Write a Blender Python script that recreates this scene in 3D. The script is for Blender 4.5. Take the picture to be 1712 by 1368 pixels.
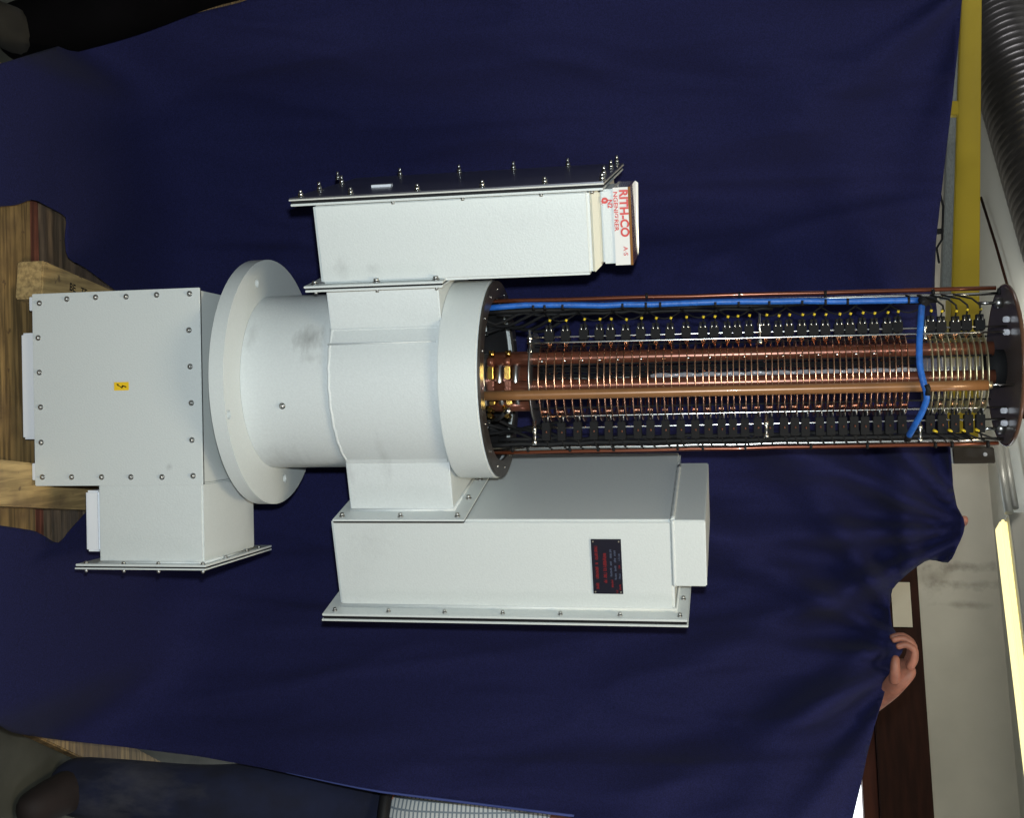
import bpy, bmesh, math, random
from mathutils import Vector, Matrix, noise
from mathutils.geometry import delaunay_2d_cdt
random.seed(7)
sc = bpy.context.scene
for o in list(bpy.data.objects): bpy.data.objects.remove(o)
PI = math.pi; R = math.radians

# ------------------------------------------------------------------ camera
FPX = 1950.0
TH = math.atan(374/FPX); RHO = R(1.0); CAM = Vector((0.07, -2.2, 1.55))
ct, st, cr, sr = math.cos(TH), math.sin(TH), math.cos(RHO), math.sin(RHO)
fwd = Vector((0, ct, -st)); up0 = Vector((0, st, ct)); rt0 = Vector((1, 0, 0))
cx_ax = up0*cr + rt0*sr            # the photograph lies on its side: image right is world up
cy_ax = up0*sr - rt0*cr
cam_d = bpy.data.cameras.new('camera'); cam = bpy.data.objects.new('camera', cam_d)
sc.collection.objects.link(cam); sc.camera = cam
M3 = Matrix((cx_ax, cy_ax, -fwd)).transposed()
cam.matrix_world = Matrix.Translation(CAM) @ M3.to_4x4()
cam_d.sensor_width = 36; cam_d.lens = 36*FPX/1712; cam_d.clip_end = 200; cam_d.clip_start = .02

# ------------------------------------------------------------------ light
w = bpy.data.worlds.new('World'); sc.world = w; w.use_nodes = True
w.node_tree.nodes['Background'].inputs[0].default_value = (.95, .95, .9, 1)
w.node_tree.nodes['Background'].inputs[1].default_value = .05
def area(name, loc, target, size, energy, col, sy=None):
    d = bpy.data.lights.new(name, 'AREA'); d.energy = energy; d.color = col
    if sy: d.shape = 'RECTANGLE'; d.size = size; d.size_y = sy
    else: d.shape = 'DISK'; d.size = size
    o = bpy.data.objects.new(name, d); sc.collection.objects.link(o); o.location = loc
    o.rotation_euler = (Vector(target)-Vector(loc)).to_track_quat('-Z', 'Y').to_euler()
    return o
area('camera_flash', CAM + Vector((-.075, .0, .015)), (0, 0, 1.1), .035, 39, (.85, .94, .97))
area('ceiling_tube_or_fill', (.3, -1.0, 2.95), (.1, -.6, 0), .3, 46, (1, .84, .56), 1.6)
area('ceiling_tube_or_fill', (1.9, -.7, 2.9), (.9, .3, 1.0), .3, 16, (1, .92, .95), 1.4)  # added fill from the right that lightens the sheet, no fitting modelled
area('ceiling_tube_or_fill', (-.4, 3.6, 2.9), (.2, 4.2, 2.0), .3, 30, (1, .96, .84), 1.6)
area('ceiling_fill', (-3.6, 1.2, 1.6), (.3, 3.2, 3.0), 1.6, 30, (.96, .97, 1), 1.4)  # added fill, no window on this side: brightens ceiling and duct
sc.view_settings.view_transform = 'Standard'; sc.view_settings.look = 'None'
sc.view_settings.exposure = 0; sc.view_settings.gamma = 1
sc.render.engine = 'CYCLES'

# ------------------------------------------------------------------ pixel rays (used to take measurements)
def ray(px, py):
    ix = (px-856)/FPX; iy = (684-py)/FPX
    return fwd + cx_ax*ix + cy_ax*iy
def at(px, py, axis, val):
    d = ray(px, py); return CAM + d*((val-CAM[axis])/d[axis])
def atp(px, py, p0, n):
    d = ray(px, py); return CAM + d*((Vector(p0)-CAM).dot(n)/d.dot(n))

# ------------------------------------------------------------------ materials
def mat(name, col, rough=.5, metal=0, var=0, vscale=8, bump=0, bscale=200, coat=0, spec=.5, stretch=None, col2=None, sheen=0, bdist=.002, vlo=.35, vhi=.65):
    m = bpy.data.materials.new(name); m.use_nodes = True; nt = m.node_tree
    b = nt.nodes['Principled BSDF']
    b.inputs['Base Color'].default_value = (*col, 1); b.inputs['Roughness'].default_value = rough
    b.inputs['Metallic'].default_value = metal; b.inputs['Coat Weight'].default_value = coat
    b.inputs['Specular IOR Level'].default_value = spec; b.inputs['Sheen Weight'].default_value = sheen
    tc = nt.nodes.new('ShaderNodeTexCoord'); mp = nt.nodes.new('ShaderNodeMapping')
    nt.links.new(tc.outputs['Object'], mp.inputs[0])
    if stretch: mp.inputs['Scale'].default_value = stretch
    if var or col2:
        n = nt.nodes.new('ShaderNodeTexNoise'); n.inputs['Scale'].default_value = vscale; n.inputs['Detail'].default_value = 6
        nt.links.new(mp.outputs[0], n.inputs[0])
        r = nt.nodes.new('ShaderNodeValToRGB'); r.color_ramp.elements[0].position = vlo; r.color_ramp.elements[1].position = vhi
        c2 = col2 or tuple(c*(1-var) for c in col)
        r.color_ramp.elements[0].color = (*c2, 1); r.color_ramp.elements[1].color = (*col, 1)
        nt.links.new(n.outputs[0], r.inputs[0]); nt.links.new(r.outputs[0], b.inputs['Base Color'])
    if bump:
        n2 = nt.nodes.new('ShaderNodeTexNoise'); n2.inputs['Scale'].default_value = bscale; n2.inputs['Detail'].default_value = 3
        nt.links.new(mp.outputs[0], n2.inputs[0])
        bp = nt.nodes.new('ShaderNodeBump'); bp.inputs['Strength'].default_value = bump; bp.inputs['Distance'].default_value = bdist
        nt.links.new(n2.outputs[0], bp.inputs['Height']); nt.links.new(bp.outputs[0], b.inputs['Normal'])
    return m
def emis(name, col, s):
    m = mat(name, (.8, .8, .8)); b = m.node_tree.nodes['Principled BSDF']
    b.inputs['Emission Color'].default_value = (*col, 1); b.inputs['Emission Strength'].default_value = s
    return m
def add_tone_marks(m, spots, col, nsc=60, nst=(1, 1, 1)):
    """dirt marks, painted-in wall shadows, pale patches: noise-broken spots round given points"""
    nt = m.node_tree; b = nt.nodes['Principled BSDF']
    geo = nt.nodes.new('ShaderNodeNewGeometry')
    src = b.inputs['Base Color'].links[0].from_socket
    for (p, sx, k) in spots:
        sub = nt.nodes.new('ShaderNodeVectorMath'); sub.operation = 'SUBTRACT'; sub.inputs[1].default_value = p
        nt.links.new(geo.outputs['Position'], sub.inputs[0])
        mul = nt.nodes.new('ShaderNodeVectorMath'); mul.operation = 'MULTIPLY'; mul.inputs[1].default_value = sx
        nt.links.new(sub.outputs[0], mul.inputs[0])
        ln = nt.nodes.new('ShaderNodeVectorMath'); ln.operation = 'LENGTH'; nt.links.new(mul.outputs[0], ln.inputs[0])
        n = nt.nodes.new('ShaderNodeTexNoise'); n.inputs['Scale'].default_value = nsc; n.inputs['Detail'].default_value = 6; n.inputs['Roughness'].default_value = .65
        mq = nt.nodes.new('ShaderNodeMapping'); mq.inputs['Scale'].default_value = nst
        nt.links.new(geo.outputs['Position'], mq.inputs[0]); nt.links.new(mq.outputs[0], n.inputs[0])
        ma = nt.nodes.new('ShaderNodeMath'); ma.operation = 'MULTIPLY_ADD'; ma.inputs[1].default_value = 2.4
        nt.links.new(n.outputs[0], ma.inputs[0]); nt.links.new(ln.outputs[1], ma.inputs[2])
        mr = nt.nodes.new('ShaderNodeMapRange'); mr.inputs[1].default_value = 2.1; mr.inputs[2].default_value = .9
        mr.inputs[3].default_value = 0; mr.inputs[4].default_value = k
        nt.links.new(ma.outputs[0], mr.inputs[0])
        mx = nt.nodes.new('ShaderNodeMixRGB'); mx.inputs[2].default_value = (*col, 1)
        nt.links.new(mr.outputs[0], mx.inputs[0]); nt.links.new(src, mx.inputs[1]); src = mx.outputs[0]
    nt.links.new(src, b.inputs['Base Color'])

PH = R(16); E1 = Vector((math.cos(PH), math.sin(PH), 0)); E2 = Vector((-math.sin(PH), math.cos(PH), 0)); EZ = Vector((0, 0, 1))
def E(a, b, z): return E1*a + E2*b + EZ*z

WHITE = mat('white_paint', (.62, .655, .65), .42, var=.045, vscale=300, bump=.5, bscale=300, bdist=.0008)
HOUSE = mat('white_paint_handled', (.61, .645, .65), .46, var=.055, vscale=240, bump=.5, bscale=300, bdist=.0008)
pt = lambda px, py, y: tuple(at(px, py, 1, y))
add_tone_marks(HOUSE, [(pt(520, 565, -.15), (30, 20, 26), .72), (pt(523, 600, -.16), (60, 20, 40), .5), (pt(420, 560, -.15), (20, 20, 60), .3), (pt(640, 770, -.1), (14, 14, 60), .25), (pt(470, 775, -.08), (20, 14, 14), .25), (pt(560, 790, -.06), (30, 14, 14), .3)], (.20, .20, .20), 45, (.5, .5, 1.6))
add_tone_marks(WHITE, [(tuple(E(-.24, -.15, .865)), (45, 10, 50), .28), (tuple(E(-.235, -.15, .92)), (70, 10, 70), .22), (tuple(E(.29, -.15, .87)), (22, 10, 20), .13), (tuple(E(.34, -.15, .83)), (8, 10, 16), .08), (tuple(E(-.30, -.15, 1.2)), (30, 10, 9), .06),
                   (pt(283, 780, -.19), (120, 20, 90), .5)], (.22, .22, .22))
STEEL = mat('bright_steel', (.62, .62, .60), .22, 1)
DSTEEL = mat('dull_steel', (.45, .45, .44), .38, 1)
COVER = mat('grey_sheet_steel', (.22, .22, .25), .30, .8, var=.2, vscale=12)
BLACK = mat('black_rubber', (.010, .010, .011), .6, spec=.2)
SHINYBLACK = mat('black_plastic', (.010, .010, .011), .75, spec=.15)
COPPER = mat('copper', (.19, .066, .038), .28, .45, var=.35, vscale=40)
COPRING = mat('copper_ring', (.80, .46, .31), .27, 1)
PALERING = mat('brass_ring', (.72, .66, .42), .35, .85)
BRONZE = mat('brown_insulated_tube', (.27, .125, .048), .32, .15, var=.2, vscale=20, coat=.2)
DBROWN = mat('dark_copper_pipe', (.16, .045, .02), .25, .5, coat=.3)
BRASS = mat('brass', (.62, .38, .10), .22, 1, var=.35, vscale=60)
BLUE = mat('blue_sleeve', (.018, .125, .50), .42, var=.25, vscale=90, bump=.4, bscale=300)
YEL = mat('yellow_plastic', (.62, .45, .02), .4)
SMOKE = mat('smoky_plastic', (.095, .072, .066), .30, coat=.1)
CLEAR = mat('clear_film', (.55, .55, .60), .12)
CLEAR.node_tree.nodes['Principled BSDF'].inputs['Alpha'].default_value = .35
SLEEVE = mat('clear_sleeve', (.35, .33, .36), .15)
SLEEVE.node_tree.nodes['Principled BSDF'].inputs['Alpha'].default_value = .25
RED = mat('red_ink', (.55, .04, .03), .4)
DRED = mat('dark_red_ink', (.15, .006, .010), .5)
GREYINK = mat('grey_ink', (.05, .06, .10), .5)
PLATE = mat('black_plate', (.012, .011, .02), .35)
STICK = mat('yellow_sticker', (.85, .55, .02), .35)
WPLAST = mat('white_plastic', (.78, .80, .84), .45)
TAPEW = mat('packing_tape_white', (.74, .73, .71), .13, coat=.8, bump=.5, bscale=30, bdist=.002)
TAPEB = mat('packing_tape_brown', (.22, .10, .03), .15, coat=.8, bump=.6, bscale=40, bdist=.003)

# ------------------------------------------------------------------ mesh builder
class MB:
    def __init__(s): s.bm = bmesh.new(); s.mats = []
    def mi(s, m):
        if m not in s.mats: s.mats.append(m)
        return s.mats.index(m)
    def _faces(s, vs, faces, m, smooth=False):
        bv = [s.bm.verts.new(v) for v in vs]; k = s.mi(m)
        for f in faces:
            try:
                fc = s.bm.faces.new([bv[i] for i in f]); fc.material_index = k; fc.smooth = smooth
            except ValueError: pass
    def hexa(s, c8, m):   # bottom 4, top 4
        s._faces(c8, [(3, 2, 1, 0), (4, 5, 6, 7), (0, 1, 5, 4), (1, 2, 6, 5), (2, 3, 7, 6), (3, 0, 4, 7)], m)
    def ebox(s, a0, a1, b0, b1, z0, z1, m, F=E):
        s.hexa([F(a0, b0, z0), F(a1, b0, z0), F(a1, b1, z0), F(a0, b1, z0), F(a0, b0, z1), F(a1, b0, z1), F(a1, b1, z1), F(a0, b1, z1)], m)
    def box(s, x0, x1, y0, y1, z0, z1, m): s.ebox(x0, x1, y0, y1, z0, z1, m, lambda a, b, z: Vector((a, b, z)))
    def tube(s, pts, r, m, n=10, cap=True, radii=None):
        pts = [Vector(p) for p in pts]; rings = []
        prev = None
        for i, p in enumerate(pts):
            d = (pts[min(i+1, len(pts)-1)] - pts[max(i-1, 0)]).normalized()
            if prev is None:
                u = d.orthogonal().normalized()
            else:
                u = (prev - d*prev.dot(d)).normalized()
            prev = u; v = d.cross(u); rr = radii[i] if radii else r
            rings.append([p + (u*math.cos(2*PI*k/n) + v*math.sin(2*PI*k/n))*rr for k in range(n)])
        vs = [v for q in rings for v in q]; fs = []
        for i in range(len(rings)-1):
            for k in range(n):
                fs.append((i*n+k, i*n+(k+1) % n, (i+1)*n+(k+1) % n, (i+1)*n+k))
        bv = [s.bm.verts.new(v) for v in vs]; km = s.mi(m)
        for f in fs:
            fc = s.bm.faces.new([bv[i] for i in f]); fc.smooth = True; fc.material_index = km
        if cap:
            for q in (list(range(n))[::-1], [(len(rings)-1)*n+k for k in range(n)]):
                fc = s.bm.faces.new([bv[i] for i in q]); fc.material_index = km
    def ring(s, c, ro, ri, h, m, n=64, sm=True):   # annulus about the vertical
        c = Vector(c); P = []
        for (rr, z) in ((ro, 0), (ro, h), (ri, h), (ri, 0)):
            P.append([s.bm.verts.new(c + Vector((rr*math.cos(2*PI*k/n), rr*math.sin(2*PI*k/n), z))) for k in range(n)])
        km = s.mi(m)
        for j in range(4):
            a, b = P[j], P[(j+1) % 4]
            for k in range(n):
                f = s.bm.faces.new((a[k], a[(k+1) % n], b[(k+1) % n], b[k])); f.material_index = km; f.smooth = sm and j in (0, 2)
    def prism(s, poly, z0, z1, m, F=None):
        n = len(poly); F = F or (lambda a, b, z: Vector((a, b, z)))
        s._faces([F(p[0], p[1], z0) for p in poly] + [F(p[0], p[1], z1) for p in poly],
                 [tuple(range(n))[::-1], tuple(range(n, 2*n))] + [(i, (i+1) % n, n+(i+1) % n, n+i) for i in range(n)], m)
    def build(s, name, parent=None, bevel=0, seg=2, loc=None):
        bmesh.ops.recalc_face_normals(s.bm, faces=s.bm.faces)
        if bevel:
            ed = [e for e in s.bm.edges if len(e.link_faces) == 2 and not (e.link_faces[0].smooth and e.link_faces[1].smooth) and e.calc_face_angle(0) > .5]
            bmesh.ops.bevel(s.bm, geom=ed, offset=bevel, segments=seg, affect='EDGES', clamp_overlap=True)
        if bevel:
            for e in s.bm.edges: e.smooth = not (len(e.link_faces) == 2 and e.calc_face_angle(0) > .3)
        me = bpy.data.meshes.new(name); s.bm.to_mesh(me); s.bm.free()
        for m in s.mats: me.materials.append(m)
        o = bpy.data.objects.new(name, me); sc.collection.objects.link(o)
        if parent: setpar(o, parent)
        return o
def setpar(o, parent):
    o.parent = parent
    bpy.context.view_layer.update()
    o.matrix_parent_inverse = parent.matrix_world.inverted()
def tag(o, label=None, cat=None, group=None, kind=None):
    for k, v in (('label', label), ('category', cat), ('group', group), ('kind', kind)):
        if v: o[k] = v
    return o
def empty(name, loc=(0, 0, 0)):
    o = bpy.data.objects.new(name, None); sc.collection.objects.link(o); o.location = loc; o.empty_display_size = .05
    return o
def copy_at(src, parent, delta, children=True):
    c = src.copy(); sc.collection.objects.link(c); c.parent = parent; c.location = src.location + Vector(delta)
    if children:
        for ch in list(src.children):
            d = ch.copy(); sc.collection.objects.link(d); d.parent = c
    return c
def text_faces(mb, string, size, o, ux, uy, m, bold=0.0, sx=1.0):
    cu = bpy.data.curves.new('t', 'FONT'); cu.body = string; cu.size = size; cu.offset = bold
    ob = bpy.data.objects.new('t', cu); sc.collection.objects.link(ob)
    dg = bpy.context.evaluated_depsgraph_get(); me = ob.evaluated_get(dg).to_mesh()
    mb._faces([Vector(o) + ux*(v.co.x*sx) + uy*v.co.y for v in me.vertices], [tuple(p.vertices) for p in me.polygons], m)
    bpy.data.objects.remove(ob); bpy.data.curves.remove(cu)

# ================================================================== the setting
CONC = mat('concrete_floor', (.060, .060, .045), .8, var=.5, vscale=6, bump=.3, bscale=60)
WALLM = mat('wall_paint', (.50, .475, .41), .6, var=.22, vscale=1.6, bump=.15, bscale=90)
CEILM = mat('ceiling_paint', (.72, .72, .66), .6, var=.05, vscale=2)
mb = MB(); mb.box(-6, 6, -5, 8, -.05, 0, CONC); tag(mb.build('floor'), kind='structure')
# the room is turned against the machine: its far wall comes nearer to the right
WR = R(-20); W1 = Vector((math.cos(WR), math.sin(WR), 0)); W2 = Vector((-math.sin(WR), math.cos(WR), 0))
WP = Vector((1.0, 4.6, 0)); wn = W2
def WF(a, b, z): return WP + W1*a + W2*b + EZ*z
def onwall(px, py, off=0):
    p = atp(px, py, WP + W2*off, W2); d = p - WP; return d.dot(W1), p.z
add_tone_marks(WALLM, [(tuple(atp(1620, 948, WP, W2)), (26, 8, 3.4), .75), (tuple(atp(1625, 978, WP, W2)), (30, 8, 4), .6), (tuple(atp(1618, 1012, WP, W2)), (40, 8, 5), .45), (tuple(atp(1560, 965, WP, W2)), (9, 4, 8), .5)], (.11, .09, .065), 12)  # dark streaks: shadows of hanging cables painted into the wall colour
zb1 = onwall(1534, 1000)[1]; CZ = onwall(1672, 1000)[1]
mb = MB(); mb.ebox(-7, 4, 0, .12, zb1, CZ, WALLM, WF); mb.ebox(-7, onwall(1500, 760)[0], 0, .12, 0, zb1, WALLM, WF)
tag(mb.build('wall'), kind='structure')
mb = MB(); mb.ebox(-7, 4, -10.5, .12, CZ, CZ+.08, CEILM, WF)
tag(mb.build('ceiling'), kind='structure')

BROWN = mat('dark_brown_wood', (.030, .009, .005), .7, var=.4, vscale=5, stretch=(1, 1, 8), spec=.15)
RBROWN = mat('red_brown_wood', (.085, .022, .010), .6, spec=.2, var=.3, vscale=5, stretch=(1, 1, 8))
a0, a1 = onwall(1500, 760)[0], 4
zt1 = onwall(1469, 1300, -.08)[1]; zt2 = onwall(1443, 1330, -.03)[1]
gate = empty('window_wall', WF(.8, 0, 0))
tag(gate, 'dark brown timber window wall with a bright pane, behind the sheet at the far right', 'window wall')
mb = MB(); mb.ebox(a0+.005, a1, -.08, .06, zt1, zb1-.003, BROWN, WF); mb.build('lintel', gate, .004)
mb = MB(); mb.ebox(a0+.005, a1, -.03, .05, zt2, zt1-.003, RBROWN, WF); mb.build('transom', gate, .004)
mb = MB(); mb.ebox(a0+.005, a1, .02, .04, .02, zt2-.003, emis('daylight_pane', (.85, .95, 1), 2.6), WF); mb.build('window_pane', gate)
mb = MB()
for k in range(7):
    aa = a0 + .02 + k*.55; mb.ebox(aa, aa+.06, -.02, .015, .02, zt2-.006, BROWN, WF)
mb.build('mullion', gate)
wa, wz = onwall(1489, 974, -.085); wa2, wz2 = onwall(1508, 1049, -.085)
mb = MB(); mb.ebox(wa, wa2, -.088, -.082, wz, wz+.10, mat('cream_card', (.55, .50, .40), .7), WF)
nb = mb.build('notice_card'); tag(nb, 'small cream card fixed to the dark brown lintel', 'card')

# fluorescent fitting under the ceiling
LAMPM = emis('lit_diffuser', (1, .86, .36), 1.25); LAMPM.node_tree.nodes['Principled BSDF'].inputs['Base Color'].default_value = (.5, .47, .3, 1)
lz = CZ - .12
p0 = at(1667, 876, 2, lz); p1 = at(1716, 1290, 2, lz)
ld = (p1-p0).normalized(); ln = Vector((-ld.y, ld.x, 0)).normalized()
p1 = p0 + ld*3.2
def LF(a, b, z): return p0 + ld*a + ln*b + EZ*z
lamp = empty('fluorescent_lamp', p0); tag(lamp, 'long lit fluorescent fitting with yellowish diffuser under the ceiling', 'ceiling lamp')
mb = MB(); mb.prism([(0, -.07), (3.2, -.07), (3.2, .07), (0, .07)], 0, .035, LAMPM, LF); mb.build('diffuser', lamp, .012, 3)
mb = MB(); mb.prism([(-.02, -.11), (3.22, -.11), (3.22, .11), (-.02, .11)], .037, .115, mat('fitting_grey', (.30, .29, .26), .5), LF); mb.build('housing', lamp, .006)

# cable conduits hung below the ceiling
def pxtube(name, pts, r, m, label, cat, parent=None, n=10):
    mb = MB(); mb.tube(pts, r, m, n); o = mb.build(name, parent)
    if label: tag(o, label, cat)
    return o
GREYP = mat('grey_conduit', (.30, .30, .28), .4, .3)
pxtube('conduit_pipe', [at(1668, 740, 2, CZ-.09), at(1687, 858, 2, CZ-.09)], .022, GREYP, 'short thick grey conduit running to the end of the lit lamp', 'conduit')
pxtube('conduit_pipe', [at(1679, 740, 2, CZ-.06), at(1697, 850, 2, CZ-.06)], .018, GREYP, 'grey conduit nearest the ceiling beside the lamp end', 'conduit')
pxtube('ceiling_cable', [at(1640, 330, 2, CZ-.02), at(1665, 410, 2, CZ-.02), at(1692, 505, 2, CZ-.02), at(1712, 700, 2, CZ-.02)], .007, BROWN, 'thin dark cable crossing the pale ceiling beside the duct', 'cable')

# yellow crane beam
YB = mat('yellow_beam_paint', (.46, .33, .006), .5, var=.15, vscale=3)
def quadbox(pts, ys, thick, m, name, parent=None, bevel=.003):
    P = [at(q[0], q[1], 1, y) for q, y in zip(pts, ys)]
    B = [p + Vector((0, thick, 0)) for p in P]
    mb = MB(); mb.hexa(P + B, m); return mb.build(name, parent, bevel)
beam = empty('crane_beam', at(1615, 300, 1, 2.2)); tag(beam, 'yellow painted horizontal crane beam above the blue sheet at the left', 'beam')
quadbox([(1609, -60), (1642, -60), (1636, 738), (1583, 738)], [2.6, 2.6, 2.0, 2.0], .12, YB, 'girder', beam)
RAILM = mat('grey_rail', (.20, .22, .21), .45, .4, var=.3, vscale=30, stretch=(.3, 8, 8))
quadbox([(1596, -60), (1606.5, -60), (1590, 500), (1574, 500)], [2.55, 2.55, 2.1, 2.1], .05, RAILM, 'cable_rail', beam)
quadbox([(1588, 168), (1603, 168), (1603, 192), (1586, 192)], [2.2]*4, .04, YB, 'bracket', beam)
quadbox([(1585, 195), (1588, 195), (1583, 285), (1579, 285)], [2.4]*4, .01, WPLAST, 'cable_tag', beam)
pxtube('rail_cable', [at(1572, 325, 1, 2.0), at(1577, 345, 1, 2.0), at(1575, 400, 1, 2.0), at(1566, 415, 1, 2.0), at(1570, 440, 1, 2.0)], .004, BLACK, None, None, beam)
quadbox([(1566, 382), (1578, 381), (1578, 390), (1566, 391)], [2.0]*4, .02, BLACK, 'clip', beam)

# black motor box past the beam's end
hb = empty('motor_box', at(1628, 765, 1, 1.6)); tag(hb, 'black box with a small pale lens at the end of the yellow beam', 'box')
quadbox([(1592, 748), (1662, 748), (1665, 775), (1594, 776)], [1.6]*4, .15, mat('black_box_paint', (.02, .012, .008), .5), 'casing', hb)
mb = MB(); q = at(1647, 760, 1, 1.595); mb.tube([q + Vector((0, .006, 0)), q - Vector((0, .004, 0))], .006, WPLAST, 12); mb.build('lens', hb)

# spiral duct
DUCT = mat('galvanised_duct', (.20, .19, .19), .3, .85, var=.25, vscale=15)
duct = empty('ventilation_duct', at(1700, 200, 2, 2.75)); tag(duct, 'ribbed galvanised spiral ventilation duct crossing below the ceiling', 'duct')
dA = at(1658, -30, 1, 3.5); dB = at(1812, 440, 1, 2.3)
dd = (dB-dA).normalized(); L = (dB-dA).length; dA = dA - dd*1.0; L += 2.0
mb = MB(); N = 260; pts = []; rad = []
u = dd.orthogonal().normalized(); v = dd.cross(u); nseg = 40; rings = []
turn = .045
for i in range(int(L/.0075)+1):
    a = i*.0075; row = []
    for k in range(nseg):
        th = 2*PI*k/nseg; ph = ((a + turn*k/nseg) % turn)/turn
        rr = .185 + .006*max(0, 1-abs(ph-.5)*6)
        row.append(mb.bm.verts.new(dA + dd*a + (u*math.cos(th)+v*math.sin(th))*rr))
    rings.append(row)
km = mb.mi(DUCT)
for i in range(len(rings)-1):
    for k in range(nseg):
        f = mb.bm.faces.new((rings[i][k], rings[i][(k+1) % nseg], rings[i+1][(k+1) % nseg], rings[i+1][k])); f.smooth = True
mb.build('duct_wall', duct)

# ================================================================== pallet and runners
def wood(name, col, d=.5, s=(1, 14, 14)):
    m = mat(name, col, .75, col2=tuple(c*d*.7 for c in col), vscale=7, stretch=s, bump=.8, bscale=16, bdist=.0015, vlo=.38, vhi=.60)
    nt = m.node_tree; b = nt.nodes['Principled BSDF']; src = b.inputs['Base Color'].links[0].from_socket
    tc = nt.nodes.new('ShaderNodeTexCoord')
    for sc_, lo, hi, k in ((7, .50, .66, .75), (38, .66, .72, .9)):
        n = nt.nodes.new('ShaderNodeTexNoise'); n.inputs['Scale'].default_value = sc_; n.inputs['Detail'].default_value = 4
        nt.links.new(tc.outputs['Object'], n.inputs[0])
        mr = nt.nodes.new('ShaderNodeMapRange'); mr.inputs[1].default_value = lo; mr.inputs[2].default_value = hi; mr.inputs[4].default_value = k
        nt.links.new(n.outputs[0], mr.inputs[0])
        mx = nt.nodes.new('ShaderNodeMixRGB'); mx.inputs[2].default_value = (col[0]*.30, col[1]*.28, col[2]*.35, 1)
        nt.links.new(mr.outputs[0], mx.inputs[0]); nt.links.new(src, mx.inputs[1]); src = mx.outputs[0]
    nt.links.new(src, b.inputs['Base Color']); return m
W_A = wood('old_wood', (.30, .19, .07)); W_B = wood('pale_wood', (.48, .33, .14), .8, (14, 1, 14)); W_C = wood('red_brown_plank', (.22, .07, .04)); W_D = wood('grey_brown_plank', (.15, .10, .06))
DZ = .17
pal = empty('wooden_pallet', (0, 0, 0)); tag(pal, 'worn wooden pallet of brown planks under the white machine', 'pallet')
Y_ = lambda px: at(px, 400, 2, DZ).y
for i, (ya, yb, dz, m) in enumerate(((Y_(52)-.46, Y_(52)-.32, 0, W_A), (Y_(52)-.30, Y_(52)-.155, .002, W_D), (Y_(52)-.15, Y_(52), 0, W_A), (Y_(57), Y_(73), .010, W_C), (Y_(78), Y_(124), .001, W_D), (Y_(131), Y_(205), .003, W_D), (Y_(205)+.01, Y_(205)+.11, 0, W_A))):
    mb = MB(); x0 = -.62 + random.uniform(-.01, .01)
    mb.box(x0, x0+1.24, ya, yb, DZ-.022-dz, DZ-dz, m); mb.build('deck_plank', pal, .002)
for x in (-.55, 0, .55):
    mb = MB(); mb.box(x-.05, x+.05, -.70, .43, .075, DZ-.026, W_C); mb.build('stringer', pal, .003)
for x in (-.55, 0, .55):
    mb = MB(); mb.box(x-.07, x+.07, -.70, .43, .0, .022, W_D); mb.build('bottom_board', pal)
for x in (-.55, 0, .55):
    for y in (-.65, -.14, .37):
        mb = MB(); mb.box(x-.05, x+.05, y-.05, y+.05, .022, .075, W_C); mb.build('block', pal)
# two runners under the machine, front to back
def runner(p, q, wdt, h, m, name, label, group=None):
    p, q = Vector(p), Vector(q); d = (q-p).normalized(); s = Vector((d.y, -d.x, 0))*wdt/2
    mb = MB(); mb.hexa([p-s, p+s, q+s, q-s, p-s+EZ*h, p+s+EZ*h, q+s+EZ*h, q-s+EZ*h], m); o = mb.build(name, None, .003)
    return tag(o, label, 'timber', group)
rn = at(42, 468, 2, DZ+.02)
runner((rn.x, rn.y, DZ), (rn.x+.055, rn.y+.42, DZ), .075, .058, W_B, 'timber_runner', 'short pale timber runner with stamped letters under the left side of the machine')
runner((.18, -.36, DZ), (.235, .13, DZ), .085, .058, W_B, 'timber_runner', 'wide pale timber runner under the right side of the machine')
mb = MB(); text_faces(mb, 'BE   TE', .022, Vector((rn.x+.012, rn.y+.09, DZ+.0591)), Vector((.13, .99, 0)), Vector((-.99, .13, 0)), BLACK, .0004)
st_ = mb.build('stamped_letters'); setpar(st_, bpy.data.objects['timber_runner'])
mb = MB(); 
pA, pB = at(108, 1246, 2, .03), at(285, 1278, 2, .03)
runner((pA.x-.1, pA.y-.12, .002), (pB.x+.25, pB.y+.35, .002), .08, .03, W_A, 'floor_plank', 'brown plank lying on the floor by the blue trousers')
mb.bm.free()
pA, pB = at(240, 12, 2, .05), at(400, 5, 2, .05)
runner((pA.x, pA.y-.1, .002), (pB.x-.1, pB.y+.5, .002), .12, .05, W_A, 'floor_plank', 'brown plank lying on the floor by the black trousers')

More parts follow.
